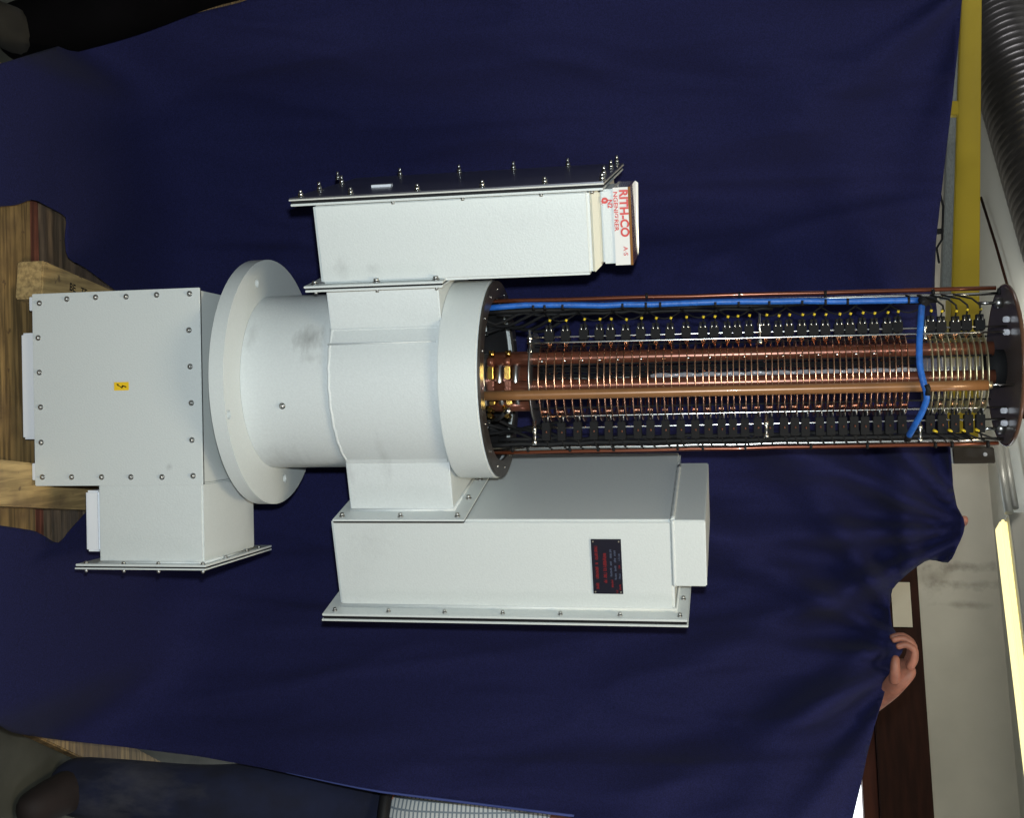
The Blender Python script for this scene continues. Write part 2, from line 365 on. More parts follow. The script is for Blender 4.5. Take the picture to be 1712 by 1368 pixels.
# ================================================================== blue sheet
SHEET = mat('blue_cloth', (.0122, .0136, .068), .9, var=.45, vscale=420, vlo=.38, vhi=.62, bump=.5, bscale=900, sheen=.02, spec=.2, bdist=.0008)
def smooth(t): t = max(0, min(1, t)); return t*t*(3-2*t)
def fold(px, py):
    """cloth relief, metres"""
    d = 0
    # fans of folds running down from the two gathered points
    for (hx, hy, A, k) in ((1606, 885, .020, 15), (1512, 1090, .016, 13), (1600, -40, .012, 9)):
        dx, dy = hx-px, py-hy; r = math.hypot(dx, dy)+1
        an = math.atan2(dy, dx+30)
        env = math.exp(-((r-130)/620)**2)*smooth(r/60)
        w_ = math.sin(an*k + .8*math.sin(r/210) + hx)
        d += 1.9*A*env*(w_ - .35*w_*w_)
    n1 = noise.noise(Vector((px/620., py/95., 1.3))); n2 = noise.noise(Vector((px/260., py/60., 7.7))); n3 = noise.noise(Vector((px/300., py/300., 3.1)))
    d += .004*noise.noise(Vector((px/120., py/42., 5.5))) + .044*n1 + .020*n2 + .016*n3 - .014*(1-abs(n1))**8 - .008*(1-abs(n2))**7
    # long soft diagonal drapes, lower right of the cloth
    d += .014*math.sin((py*.9+px*.55 + 40*n3)/85.)*smooth((py-880)/200)*smooth((1500-px)/300)
    d -= .10*smooth((py-900)/520)*smooth((px-150)/500)
    d += .018*math.sin((py*1.0 - px*.22)/78. + 1.5*n3)*smooth((560-py)/300)*smooth((px-60)/200)
    # swag at the pallet side
    q = py - (330 + 75*smooth((px-40)/220) + .02*px)
    if px < 640 and py < 640: d += -.022*smooth((q+6)/9)*smooth((640-px)/180)*smooth((560-py)/120)
    if px < 420 and py < 460: d += .010*math.sin((py + px*.35)/24.)*smooth((420-px)/300)
    return d
def ysurf(x, z, f):
    y0 = .46 - .26*smooth((abs(x-.05)-.42)/.5)
    zb = .185 - .16*smooth((abs(x)-.6)/.2)
    h = max(z - zb + .004, .004)
    return y0 - .030*(.25/h)**1.25 + f*min(1, .25+h*2.5)
def sheet_pt(px, py):
    f = fold(px, py); d = ray(px, py); t = 1.5; dt = .01
    while t < 4.5:
        p = CAM + d*t
        if p.y >= ysurf(p.x, p.z, f) : break
        t += dt
    lo, hi = t-dt, t
    for _ in range(12):
        m_ = (lo+hi)/2; p = CAM + d*m_
        if p.y >= ysurf(p.x, p.z, f): hi = m_
        else: lo = m_
    return CAM + d*hi
out = [(1612, -60), (1608, 0), (1603, 60), (1592, 170), (1580, 270), (1572, 340), (1565, 400), (1562, 480), (1570, 560), (1580, 660), (1589, 755), (1594, 820), (1600, 850), (1611, 866), (1615, 880), (1606, 903), (1596, 925), (1586, 944),
       (1553, 934), (1522, 955), (1490, 985), (1487, 1020), (1492, 1052), (1506, 1068), (1517, 1079), (1508, 1092), (1497, 1106), (1485, 1135), (1477, 1165), (1466, 1200), (1450, 1260), (1440, 1310), (1426, 1368), (1415, 1440),
       (1100, 1420), (960, 1368), (800, 1346), (720, 1336), (640, 1326), (560, 1311), (440, 1285), (330, 1265), (200, 1249), (100, 1238), (20, 1226), (-10, 1208), (-50, 1190),
       (-50, 872), (0, 879), (60, 888), (98, 912), (112, 892), (150, 850), (230, 812), (300, 790), (330, 700), (330, 600), (300, 540), (240, 500), (196, 488), (170, 468), (140, 446), (112, 432), (108, 400), (112, 362), (80, 345), (54, 331), (30, 343), (0, 345), (-50, 352),
       (-50, 112), (0, 106), (100, 76), (200, 52), (300, 28), (400, 4), (520, -40), (600, -60)]
poly = []
for i in range(len(out)):
    a, b = Vector(out[i]), Vector(out[(i+1) % len(out)]); n = max(1, int((b-a).length/9))
    for k in range(n): poly.append(a.lerp(b, k/n))
# round the outline a little
for _ in range(1): poly = [(poly[i-1] + poly[i]*2 + poly[(i+1) % len(poly)])/4 for i in range(len(poly))]
def inside(x, y):
    c = False; n = len(poly); j = n-1
    for i in range(n):
        a, b = poly[i], poly[j]
        if (a.y > y) != (b.y > y) and x < (b.x-a.x)*(y-a.y)/(b.y-a.y)+a.x: c = not c
        j = i
    return c
pts2 = list(poly); NB = len(poly)
gx = -45
rowi = 0
while gx < 1612:
    gy = -55 + (rowi % 2)*4.5
    while gy < 1436:
        if inside(gx, gy): pts2.append(Vector((gx, gy)))
        gy += 9
    gx += 10; rowi += 1
res = delaunay_2d_cdt(pts2, [(i, (i+1) % NB) for i in range(NB)], [], 1, 1e-4)
bm = bmesh.new(); vs = [bm.verts.new(sheet_pt(p.x, p.y)) for p in res[0]]
for f in res[2]:
    fc = bm.faces.new([vs[i] for i in f]); fc.smooth = True
bmesh.ops.recalc_face_normals(bm, faces=bm.faces)
me = bpy.data.meshes.new('sheet'); bm.to_mesh(me); bm.free(); me.materials.append(SHEET)
sheet = bpy.data.objects.new('backdrop_sheet', me); sc.collection.objects.link(sheet)
sd = sheet.modifiers.new('s', 'SOLIDIFY'); sd.thickness = .0016; sd.offset = 0
tag(sheet, 'large dark blue cloth sheet held up behind the white machine', 'sheet')
# paler strip along the right edge of the sheet
EDGE = mat('pale_edge', (.04, .06, .22), .8)
hp = [sheet_pt(x, y-1.5) + Vector((0, -.003, 0)) for x, y in ((960, 1366), (880, 1356), (800, 1346), (720, 1336), (640, 1326), (600, 1319), (560, 1311), (500, 1298), (440, 1285))]
mb = MB(); mb.tube(hp, .0022, EDGE, 6, radii=[.0028]*4+[.0024, .002, .0016, .001, .0005]); setpar(mb.build('edge_strip'), sheet)

# ================================================================== the slip ring machine
unit = empty('slip_ring_unit', (0, 0, DZ+.06))
tag(unit, 'tall white electrical slip ring unit with open copper ring column', 'slip ring unit')
CXR = .02
# --- terminal box
YF = -.19
BX0, BX1, BZ0, BZ1 = -.163, .199, .240, .577
tb = MB(); tb.box(BX0+.002, BX1-.002, YF+.008, .19, BZ0, BZ1, WHITE); tbox = tb.build('terminal_box', unit, .003)
g = MB(); g.box(BX0-.001, BX1+.001, YF+.0045, YF+.0078, BZ0-.001, BZ1+.0025, BLACK); g.build('gasket', tbox)
g = MB(); g.box(BX0-.002, BX1+.002, YF, YF+.0043, BZ0-.003, BZ1+.003, WHITE); cover = g.build('cover_plate', tbox, .0012)
def dome_screw(name, p, n, r, h, parent, m=DSTEEL, hexh=True):
    n = Vector(n).normalized(); mb = MB()
    mb.tube([p, p+n*h*.15], r*1.5, m, 16)
    mb.tube([p+n*h*.15, p+n*h*.6, p+n*h*.85, p+n*h], r, m, 14, radii=[r*1.05, r, r*.75, r*.35])
    return mb.build(name, parent)
sp = [(66, 507), (64, 565), (66, 623), (68, 681), (69, 740), (71, 798), (317, 491), (316, 552), (318, 613), (320, 674), (321, 736), (323, 796),
      (112, 500), (160, 497), (211, 496), (262, 493), (120, 798), (170, 798), (219, 798), (271, 798)]
s0 = None
for q in sp:
    p = at(q[0], q[1], 1, YF-.0002)
    if s0 is None: s0 = dome_screw('cover_screw', p, (0, -1, 0), .0036, .0055, tbox); sp0 = p
    else: copy_at(s0, tbox, p-sp0)
# high-voltage sticker
mb = MB(); c = at(203, 646, 1, YF-.0006); X, Z = Vector((1, 0, 0)), EZ
def flat(pts, m, o): mb._faces([o + X*a + Z*b for a, b in pts], [tuple(range(len(pts)))], m)
hw, hh = .0078, .0150
flat([(-hw, -hh), (hw, -hh), (hw, hh), (-hw, hh)], STICK, c)
cb = c + Vector((0, -.0004, 0))
flat([(.0005, .0105), (.0028, .0098), (.0000, .0022), (-.0022, .0018)], BLACK, cb)
flat([(-.0022, .0018), (.0000, .0042), (.0040, .0018), (.0034, -.0006)], BLACK, cb)
flat([(.0040, .0018), (.0022, .0018), (-.0022, -.0055), (-.0008, -.0062)], BLACK, cb)
flat([(-.0050, -.0100), (-.0040, -.0045), (-.0015, -.0065), (.0008, -.0062)], BLACK, cb)
mb.build('warning_sticker', tbox)
# white plastic plate and feet below
g = MB(); g.box(-.092, .112, -.180, .12, BZ0-.035, BZ0-.0005, WPLAST); g.build('gland_plate', tbox, .004)
for x0, x1 in ((-.160, -.134), (.158, .190)):
    g = MB(); g.box(x0, x1, -.185, -.14, BZ0-.012, BZ0-.0005, WPLAST); g.build('foot', tbox, .001)
# side duct at the right, ending in a flange
SX, SZ0, SZ1, SY1 = .347, .3635, .579, .052
g = MB(); g.box(BX1-.001, SX, YF+.009, SY1, SZ0, SZ1-.004, WHITE); sduct = g.build('side_duct', unit, .003)
g = MB(); g.box(BX1+.012, SX-.02, YF+.012, SY1-.02, SZ0-.030, SZ0-.0005, WPLAST); g.build('gland_plate', sduct, .004)
FZ0, FZ1, FY0, FY1 = SZ0-.036, SZ1+.010, YF-.014, SY1+.055
for k, (dx, th, m) in enumerate(((0, .004, WHITE), (.0043, .0024, BLACK), (.007, .003, WHITE))):
    g = MB(); g.box(SX+dx, SX+dx+th, FY0, FY1, FZ0-(.002 if k == 2 else 0), FZ1, m); g.build(('duct_flange', 'gasket', 'blanking_plate')[k], sduct, .0006)
g = MB()
for p, q in (((SX, YF+.008, SZ0), (SX, YF+.008, SZ1-.004)), ((SX, YF+.008, SZ1-.004), (SX, SY1, SZ1-.004))): g.tube([p, q], .0035, WHITE, 8)
g.build('weld_seam', sduct)
g = MB(); g.tube([(BX1, YF+.009, SZ0), (BX1, YF+.009, SZ1-.004)], .0025, WHITE, 8); g.build('weld_seam', sduct)
for z in (FZ0+.018, FZ0+.095, FZ0+.165, FZ1-.008):
    dome_screw('flange_bolt', Vector((SX+.010, FY0+.006, z)), (1, 0, 0), .0035, .007, sduct); dome_screw('flange_nut', Vector((SX, FY0+.006, z)), (-1, 0, 0), .0035, .005, sduct, DSTEEL)
for y in (-.10, 0, .06): dome_screw('flange_nut', Vector((SX, y, FZ1-.008)), (-1, 0, 0), .0035, .005, sduct)

# --- mounting flange with through holes
def disc_with_holes(name, c, ro, holes, h, m, parent, ri=None):
    cu = bpy.data.curves.new('c', 'CURVE'); cu.dimensions = '2D'; cu.fill_mode = 'BOTH'; cu.extrude = h/2; cu.bevel_depth = 0
    def circ(x, y, r, n):
        s = cu.splines.new('POLY'); s.points.add(n-1); s.use_cyclic_u = True
        for k in range(n): s.points[k].co = (x + r*math.cos(2*PI*k/n), y + r*math.sin(2*PI*k/n), 0, 1)
    circ(0, 0, ro, 128)
    if ri: circ(0, 0, ri, 96)
    for x, y, r in holes: circ(x, y, r, 20)
    ob = bpy.data.objects.new('t', cu); sc.collection.objects.link(ob)
    dg = bpy.context.evaluated_depsgraph_get(); me = bpy.data.meshes.new_from_object(ob.evaluated_get(dg))
    bpy.data.objects.remove(ob)
    bm = bmesh.new(); bm.from_mesh(me); bmesh.ops.remove_doubles(bm, verts=bm.verts, dist=1e-5)
    bmesh.ops.transform(bm, matrix=Matrix.Translation(Vector(c)+Vector((0, 0, h/2))), verts=bm.verts)
    for e in bm.edges: e.smooth = not (len(e.link_faces) == 2 and e.calc_face_angle(0) > .8)
    for f in bm.faces: f.smooth = abs(f.normal.z) < .5
    bm.to_mesh(me); bm.free(); me.materials.clear(); me.materials.append(m)
    o = bpy.data.objects.new(name, me); sc.collection.objects.link(o); setpar(o, parent); return o
FLT = .648
FR = .243; fc = (.008, 0, FLT-.028)
hl = []
for q in ((427, 461), (376, 698), (477, 812)):
    p = at(q[0], q[1], 2, FLT); hl.append((p.x-fc[0], p.y))
hl = [(x*.93, y*.93, .0085) for x, y in hl] + [(-.13, .17, .0085), (.13, .17, .0085)]
disc_with_holes('mounting_flange', fc, FR, hl, .028, WHITE, unit, ri=.12)
g = MB(); g.tube([(.008, 0, BZ1-.001), (.008, 0, FLT-.027)], .14, WHITE, 64); g.build('neck', unit)

# --- housing: round shell, two flat-sided stubs
hs = MB()
hs.ring((.008, 0, FLT-.001), .171, .160, .176, HOUSE, 96)
hs.ring((.008, 0, .822), .1765, .160, .207, HOUSE, 96)
hous = hs.build('housing', unit, .0015)
g = MB(); g.tube([(.008+.1755*math.cos(a), .1755*math.sin(a), .8225+.0008*math.sin(a*31)) for a in [2*PI*k/90 for k in range(91)]], .0030, HOUSE, 8, cap=False); g.build('weld_seam', hous)
g = MB()
SZa, SZb = .819, 1.022
g.prism([(.098, -.146), (.140, -.124), (.235, -.124), (.235, .124), (.140, .124), (.098, .146)], SZa, SZb, HOUSE, E)
st_r = g.build('side_stub', hous, .0025)
g = MB(); g.prism([(-.098, -.146), (-.098, .146), (-.120, .124), (-.199, .124), (-.199, -.124), (-.120, -.124)], SZa, SZb+.008, HOUSE, E)
st_l = g.build('side_stub', hous, .0025)
dome_screw('housing_screw', at(472, 679, 1, -.166), (.15, -1, 0), .0040, .006, hous, STEEL)
dome_screw('housing_screw', Vector((-.168, 0, .74)), (-1, 0, 0), .0040, .006, hous, STEEL)
# --- top ring
rg = MB(); rg.ring((.012, 0, 1.028), .190, .160, .074, WHITE, 128); tr = rg.build('top_ring', unit, .003, 3)
DKM = mat('machined_dark_face', (.10, .085, .075), .35, .6, var=.3, vscale=60)
rg = MB(); rg.ring((.012, 0, 1.1023), .1885, .156, .005, DKM, 128); fr = rg.build('seal_face', tr, .0008)
for k in range(16):
    a = 2*PI*(k+.3)/16
    mb = MB(); c = Vector((.012+.172*math.cos(a), .172*math.sin(a), 1.1075)); mb.tube([c, c+EZ*.0015], .0025, STEEL, 8); mb.build('seal_screw', tr)
rg = MB(); rg.ring((.012, 0, 1.00), .1595, .15, .095, BLACK, 64); rg.build('inner_wall', tr)

# --- stub flanges and junction boxes (all in the frame turned by 16 degrees)
def nut(name, a, b, z, sgn, parent, r=.0042, h=.007, m=DSTEEL):
    p = E(a, b, z); n = E1*sgn; mb = MB()
    mb.tube([p, p+n*h*.25], r*1.35, m, 16); mb.tube([p+n*h*.25, p+n*h], r, m, 6)
    return mb.build(name, parent)
def flange(a0, sgn, b0, b1, z0, z1, ths, names, mats, parent):
    a = a0
    for t, nm, m, e in zip(ths, names, mats, (0, -.001, .0015)):
        g = MB(); lo, hi = sorted((a, a+sgn*t)); g.ebox(lo+.0001, hi-.0001, b0-e, b1+e, z0-e, z1+e, m); g.build(nm, parent, .0007); a += sgn*t
    return a
# right stub flange
flange(.2355, 1, -.170, .165, .797, 1.053, (.004, .0035), ('stub_flange', 'gasket'), (WHITE, BLACK), st_r)
for z in (.812, .927, 1.037): nut('flange_nut', .2353, -.155, z, -1, st_r)
for b in (-.06, .05, .14): nut('flange_nut', .2353, b, 1.038, -1, st_r)
for b in (-.06, .05, .14): nut('flange_nut', .2353, b, .810, -1, st_r)
g = MB(); 
g.tube([E(.2345, -.124, SZa), E(.2345, -.124, SZb), E(.2345, .12, SZb)], .004, HOUSE, 8)
g.tube([E(.098, -.1462, SZa), E(.098, -.1462, SZb)], .0022, HOUSE, 8); g.tube([E(-.098, -.1462, SZa), E(-.098, -.1462, SZb)], .0016, HOUSE, 8); g.build('weld_seam', st_r)
# left stub flange
flange(-.1995, -1, -.170, .165, .797, 1.050, (.004, .0035, .004), ('stub_flange', 'gasket', 'box_flange'), (WHITE, BLACK, WHITE), st_l)
for z in (.812, .927, 1.036):
    nut('flange_bolt', -.2112, -.157, z, -1, st_l, .0052, .007); nut('flange_nut', -.1993, -.157, z, 1, st_l, .0035, .005)
for b in (-.06, .05, .14):
    for z in (.812, 1.036): nut('flange_bolt', -.2112, b, z, -1, st_l)

# right junction box
g = MB(); g.ebox(.2435, .4235, -.152, .240, .786, 1.434, WHITE); jr = g.build('junction_box', unit, .005, 3)
jr['label'] = 'right junction box with black nameplate'
aend = flange(.424, 1, -.186, .262, .760, 1.457, (.0045, .006, .004), ('box_flange', 'gasket', 'cover_plate'), (WHITE, BLACK, WHITE), jr)
for px in (556, 647, 742, 840, 937, 1037, 1137):
    p = atp(px, 1027, E1*.4238, E1); nut('flange_nut', .4238, -.172, p.z, -1, jr, .0035, .006)
nut('flange_nut', .4238, -.10, 1.447, -1, jr, .0035, .006); nut('flange_nut', .4238, .02, 1.447, -1, jr, .0035, .006)
g = MB(); g.ebox(.2435, .373, -.153, .168, 1.4345, 1.493, WHITE); ol = g.build('cable_outlet', jr, .002)
g = MB(); g.tube([E(.4215, -.150, .788), E(.4215, -.150, 1.436), E(.4215, .2, 1.436)], .0045, WHITE, 8)
pp = [E(.2435+(.1295*k/20), -.1515+.0006*math.sin(k*2.1), 1.4345) for k in range(21)]; g.tube(pp, .0035, WHITE, 8)
pp = [E(.2440, -.15+.3*k/20, 1.4345+.0006*math.sin(k*2.7)) for k in range(21)]; g.tube(pp, .004, WHITE, 8); g.build('weld_seam', jr)
# nameplate (its lines are not legible in the photograph: rows of worn marks)
NB_ = -.1535
def onE2(px, py, v):
    p = atp(px, py, E2*v, E2); return p.dot(E1), p.z
ns = [onE2(*q, NB_) for q in ((988, 902), (1039, 902), (1041, 993), (992, 993))]
na0 = (ns[0][0]+ns[1][0])/2; na1 = (ns[2][0]+ns[3][0])/2; nz0 = (ns[0][1]+ns[3][1])/2; nz1 = (ns[1][1]+ns[2][1])/2
g = MB(); g.ebox(na0, na1, NB_-.0012, NB_+.001, nz0, nz1, PLATE)
NW, NH = na1-na0, nz1-nz0
random.seed(3)
for (zf, hf, m, segs) in ((.10, .11, DRED, ((.12, .38), (.42, .46), (.50, .72), (.80, .92))), (.37, .12, DRED, ((.25, .58), (.61, .72), (.74, .80))),
                          (.60, .07, GREYINK, ((.18, .34), (.40, .48), (.52, .68))), (.62, .07, DRED, ((.74, .88),)), (.74, .07, GREYINK, ((.2, .3), (.34, .42), (.48, .58), (.62, .74))),
                          (.76, .07, DRED, ((.93, .98),)), (.88, .06, GREYINK, ((.26, .40), (.62, .72))), (.88, .06, DRED, ((.47, .54), (.82, .93)))):
    for s_, e_ in segs:
        t = s_
        while t < e_-.005:
            wd = min(random.uniform(.016, .034), e_-t)
            zz = zf+random.uniform(-.008, .008)
            sty = random.random()
            if sty < .6:
                g.ebox(na0+NW*t, na0+NW*(t+wd*.3), NB_-.0018, NB_-.0013, nz0+NH*zz, nz0+NH*(zz+hf), m)
                g.ebox(na0+NW*(t+wd*.31), na0+NW*(t+wd*.8), NB_-.0018, NB_-.0013, nz0+NH*(zz+hf*random.choice((0, .4, .75))), nz0+NH*(zz+hf*random.choice((.9, 1, .95))), m)
            else:
                g.ebox(na0+NW*t, na0+NW*(t+wd*.75), NB_-.0018, NB_-.0013, nz0+NH*(zz+hf*.15), nz0+NH*(zz+hf), m)
            t += wd
plate = g.build('nameplate', jr)
for a in (na0+.004, na1-.004):
    for z in (nz0+.004, nz1-.004):
        p = E(a, NB_-.0012, z); mb = MB(); mb.tube([p, p-E2*.0012], .0015, mat('rivet', (.5, .45, .36), .3, .6), 10); mb.build('nameplate_rivet', jr)

# left junction box
g = MB(); g.ebox(-.354, -.208, -.152, .165, .821, 1.313, WHITE); jl = g.build('junction_box', unit, .006, 3)
jl['label'] = 'left junction box with steel cover and taped outlet'
flange(-.3545, -1, -.186, .200, .795, 1.341, (.004, .0055), ('box_flange', 'gasket'), (WHITE, BLACK), jl)
g = MB(); g.ebox(-.3665, -.3641, -.1875, .2015, .7935, 1.3425, mat('plate_edge_white', (.6, .6, .56), .4)); g.build('cover_rim', jl)
g = MB(); g.ebox(-.3690, -.3666, -.1870, .2010, .794, 1.342, COVER); g.build('cover_plate', jl, .0005)
def stud(b, z, parent, h=.016):
    p = E(-.369, b, z); mb = MB(); n = -E1
    mb.tube([p, p+n*.0015], .0062, STEEL, 16); mb.tube([p+n*.0015, p+n*.0075], .0050, STEEL, 6); mb.tube([p+n*.0075, p+n*h], .0030, STEEL, 10); return mb.build('cover_bolt', parent)
def onE1(px, py, v):
    p = atp(px, py, E1*v, E1); return p.dot(E2), p.z
for i, px in enumerate((600, 682, 765, 846, 932, 1014)):
    _, z = onE1(px, 290, -.369); stud(.188, z-.002, jl)
for i, px in enumerate((503, 595, 690, 788, 888, 985)):
    _, z = onE1(px, 322, -.369); stud(-.176, max(z, .812), jl, .012)
for b in (-.06, .07): stud(b, .806, jl); stud(b, 1.330, jl)
g = MB(); g.ebox(-.3735, -.3692, -.06, -.048, .905, .942, WPLAST); g.build('white_tag', jl)
for px in (690, 788, 905, 985):
    _, z = onE1(px, 322, -.354); nut('flange_nut', -.3540, -.172, z, 1, jl, .0032, .005)
# neck + outlet + packing tape
g = MB(); g.hexa([E(-.354, -.150, 1.3135), E(-.209, -.150, 1.3135), E(-.209, .13, 1.3135), E(-.354, .13, 1.3135), E(-.350, -.135, 1.330), E(-.224, -.135, 1.330), E(-.224, .12, 1.330), E(-.350, .12, 1.330)], mat('cream_weld', (.62, .60, .50), .35)); g.build('outlet_weld', jl, .004)
g = MB(); g.ebox(-.351, -.224, -.137, -.035, 1.3305, 1.376, WHITE); ou = g.build('cable_outlet', jl, .003)
g = MB(); g.ebox(-.3535, -.2215, -.1405, -.032, 1.352, 1.3775, TAPEW); g.ebox(-.3540, -.2210, -.1405, -.031, 1.3776, 1.3820, TAPEB)
g.hexa([E(-.354, -.034, 1.3821), E(-.221, -.034, 1.3821), E(-.221, -.031, 1.3821), E(-.354, -.031, 1.3821), E(-.350, -.033, 1.387), E(-.240, -.033, 1.384), E(-.240, -.032, 1.384), E(-.350, -.032, 1.387)], TAPEW)
tb_ = -.1412
text_faces(g, 'RITH-CO', .0195, E(-.3500, tb_-.0006, 1.3635), E1, EZ, RED, .0007, 1.02)
text_faces(g, 'A·S', .0105, E(-.2535, tb_-.0006, 1.3665), E1, EZ, RED, .0001, 1.1)
tb_ = -.1384
text_faces(g, 'NGENIØRER', .0098, E(-.3470, -.1412, 1.3530), E1, EZ, RED, .0002, 1.22)
text_faces(g, 'N2', .0115, E(-.3340, tb_, 1.3425), E1, EZ, RED, .0004, 1.0)
text_faces(g, '0', .0135, E(-.3370, tb_, 1.3330), Vector((0, 0, 0))+E1*1.35, EZ, RED, .0009, 1.0)
text_faces(g, '·A·', .0095, E(-.3340, tb_+.0002, 1.3215+.009-.0), E1, EZ, RED, 0, .9)
g.build('tape_wrap', jl)

# ================================================================== the open column
X0 = .008
def K(z): return 1 - .055*(z-1.12)/.9
def Q(x, y, z): return Vector((X0 + x*K(z), y*K(z), z))
def zpx(px, y=-.07, py=614): return at(px, py, 1, y).z
ZT = 2.018
def rod(name, x, y, z0, z1, r, m, n=12, k=12, wob=0):
    mb = MB(); P = []
    for i in range(k+1):
        z = z0+(z1-z0)*i/k; P.append(Q(x + wob*noise.noise(Vector((i*.9, x*50, 1))), y + wob*noise.noise(Vector((i*.9, x*50, 9))), z))
    mb.tube(P, r, m, n); return mb.build(name, unit)
# outer pipes and steel rods
rod('outer_pipe', -.146, 0, 1.085, ZT-.01, .0040, DBROWN, wob=.0012)
rod('outer_pipe', .146, 0, 1.085, ZT-.01, .0036, DBROWN, wob=.0012)
rod('steel_rod', -.135, -.010, 1.085, ZT-.004, .0030, STEEL, wob=.0018)
rod('steel_rod', .138, -.010, 1.085, ZT-.004, .0036, STEEL, wob=.0018)
rod('steel_rod', 0, .146, 1.085, ZT-.004, .004, STEEL)
rod('cable_bundle', -.127, .004, 1.085, ZT-.11, .0052, BLACK, wob=.004, k=30)
rod('cable_bundle', -.119, .008, 1.10, 1.62, .0035, BLACK, wob=.008, k=30)
rod('cable_bundle', .130, -.004, 1.085, ZT-.06, .0050, BLACK, wob=.003, k=30)
rod('cable_bundle', .121, .004, 1.10, ZT-.08, .0042, BLACK, wob=.006, k=30)
# large brown tube in front, copper rods inside the rings
rod('insulated_tube', .037, -.092, 1.085, zpx(1652, -.09), .0093, BRONZE, 20)
for x, y, r in ((-.031, -.036, .0130), (.021, -.046, .0122), (.028, .044, .0110), (-.036, .044, .0110)):
    rod('copper_rod', x, y, 1.10, zpx(1662, -.04), r, COPPER, 18)
# black wires in the middle, with a strip of clear film
for k in range(14):
    rod('inner_wire', -.018+.0028*k+random.uniform(-.001, .001), -.010+.012*math.sin(k*2.1), zpx(893), zpx(1540), .0014, SHINYBLACK, 6, 40, wob=.006)
mb = MB(); n = 40
for i in range(n):
    z = zpx(1085)+(zpx(1545)-zpx(1085))*i/(n-1)
    wv = .006*abs(math.sin(i*.9))+.002
    a = Q(.004-wv*.5, -.036, z); b = Q(.009, -.034+.003*math.sin(i*1.7), z)
    va, vb = mb.bm.verts.new(a), mb.bm.verts.new(b)
    if i:
        f = mb.bm.faces.new((pa, va, vb, pb)); f.smooth = True
    pa, pb = va, vb
mb.mi(CLEAR); film = mb.build('clear_film', unit); sdm = film.modifiers.new('s', 'SOLIDIFY'); sdm.thickness = .0005
mb = MB(); mb.tube([Q(0, 0, zpx(1545)), Q(0, 0, zpx(1650))], .024, SLEEVE, 24); mb.build('inner_sleeve', unit)
# core spacers seen between rings: small studs
def ringpart(name, z, ro, ri, h, m, x=.012, y=0):
    mb = MB(); k = K(z); mb.ring(Q(x, y, z), ro*k, ri*k, h, m, 72); return mb.build(name, unit)
# slip rings : 46 copper then 10 pale
rx = [898, 911, 925, 939, 953, 967, 983, 997, 1008, 1018, 1029, 1041, 1055]
while rx[-1] < 1172: rx.append(rx[-1]+13.2)
while rx[-1] < 1262: rx.append(rx[-1]+10.2)
rx.append(rx[-1]+14)
while rx[-1] < 1516: rx.append(rx[-1]+10.4)
RO, RI = .0765, .0620
for px in rx: ringpart('slip_ring', zpx(px, -.076), RO, RI, .0021, COPRING)
for i in range(10): ringpart('slip_ring', zpx(1560+10.4*i, -.076), RO, RI, .0021, PALERING)
# thin studs carrying the rings
for a in (200, 245, 315, 20, 100):
    rod('ring_stud', .012+.071*math.cos(R(a)), .071*math.sin(R(a)), zpx(885), zpx(1660), .0016, SHINYBLACK, 8)
# glinting spacer nuts along the rear copper rod
for px in (906, 944, 974, 1003, 1033, 1072, 1110, 1151, 1187, 1216, 1245, 1282, 1310, 1339, 1369, 1400, 1432, 1462, 1488):
    z = zpx(px, -.05); mb = MB(); c = Q(-.026, -.050, z); mb.tube([c-Vector((0, 0, .004)), c+Vector((0, 0, .004))], .0032, STEEL, 8); mb.build('spacer_nut', unit)
# brush gear rods
rod('brush_rod', -.071, -.052, zpx(888), zpx(1690), .0017, STEEL)
rod('brush_rod', -.060, -.062, zpx(880), zpx(1690), .0019, STEEL)
rod('brush_rod', .078, -.030, zpx(896), zpx(1690), .0019, STEEL)
rod('brush_rod', .100, -.022, zpx(890), zpx(1690), .0019, STEEL)
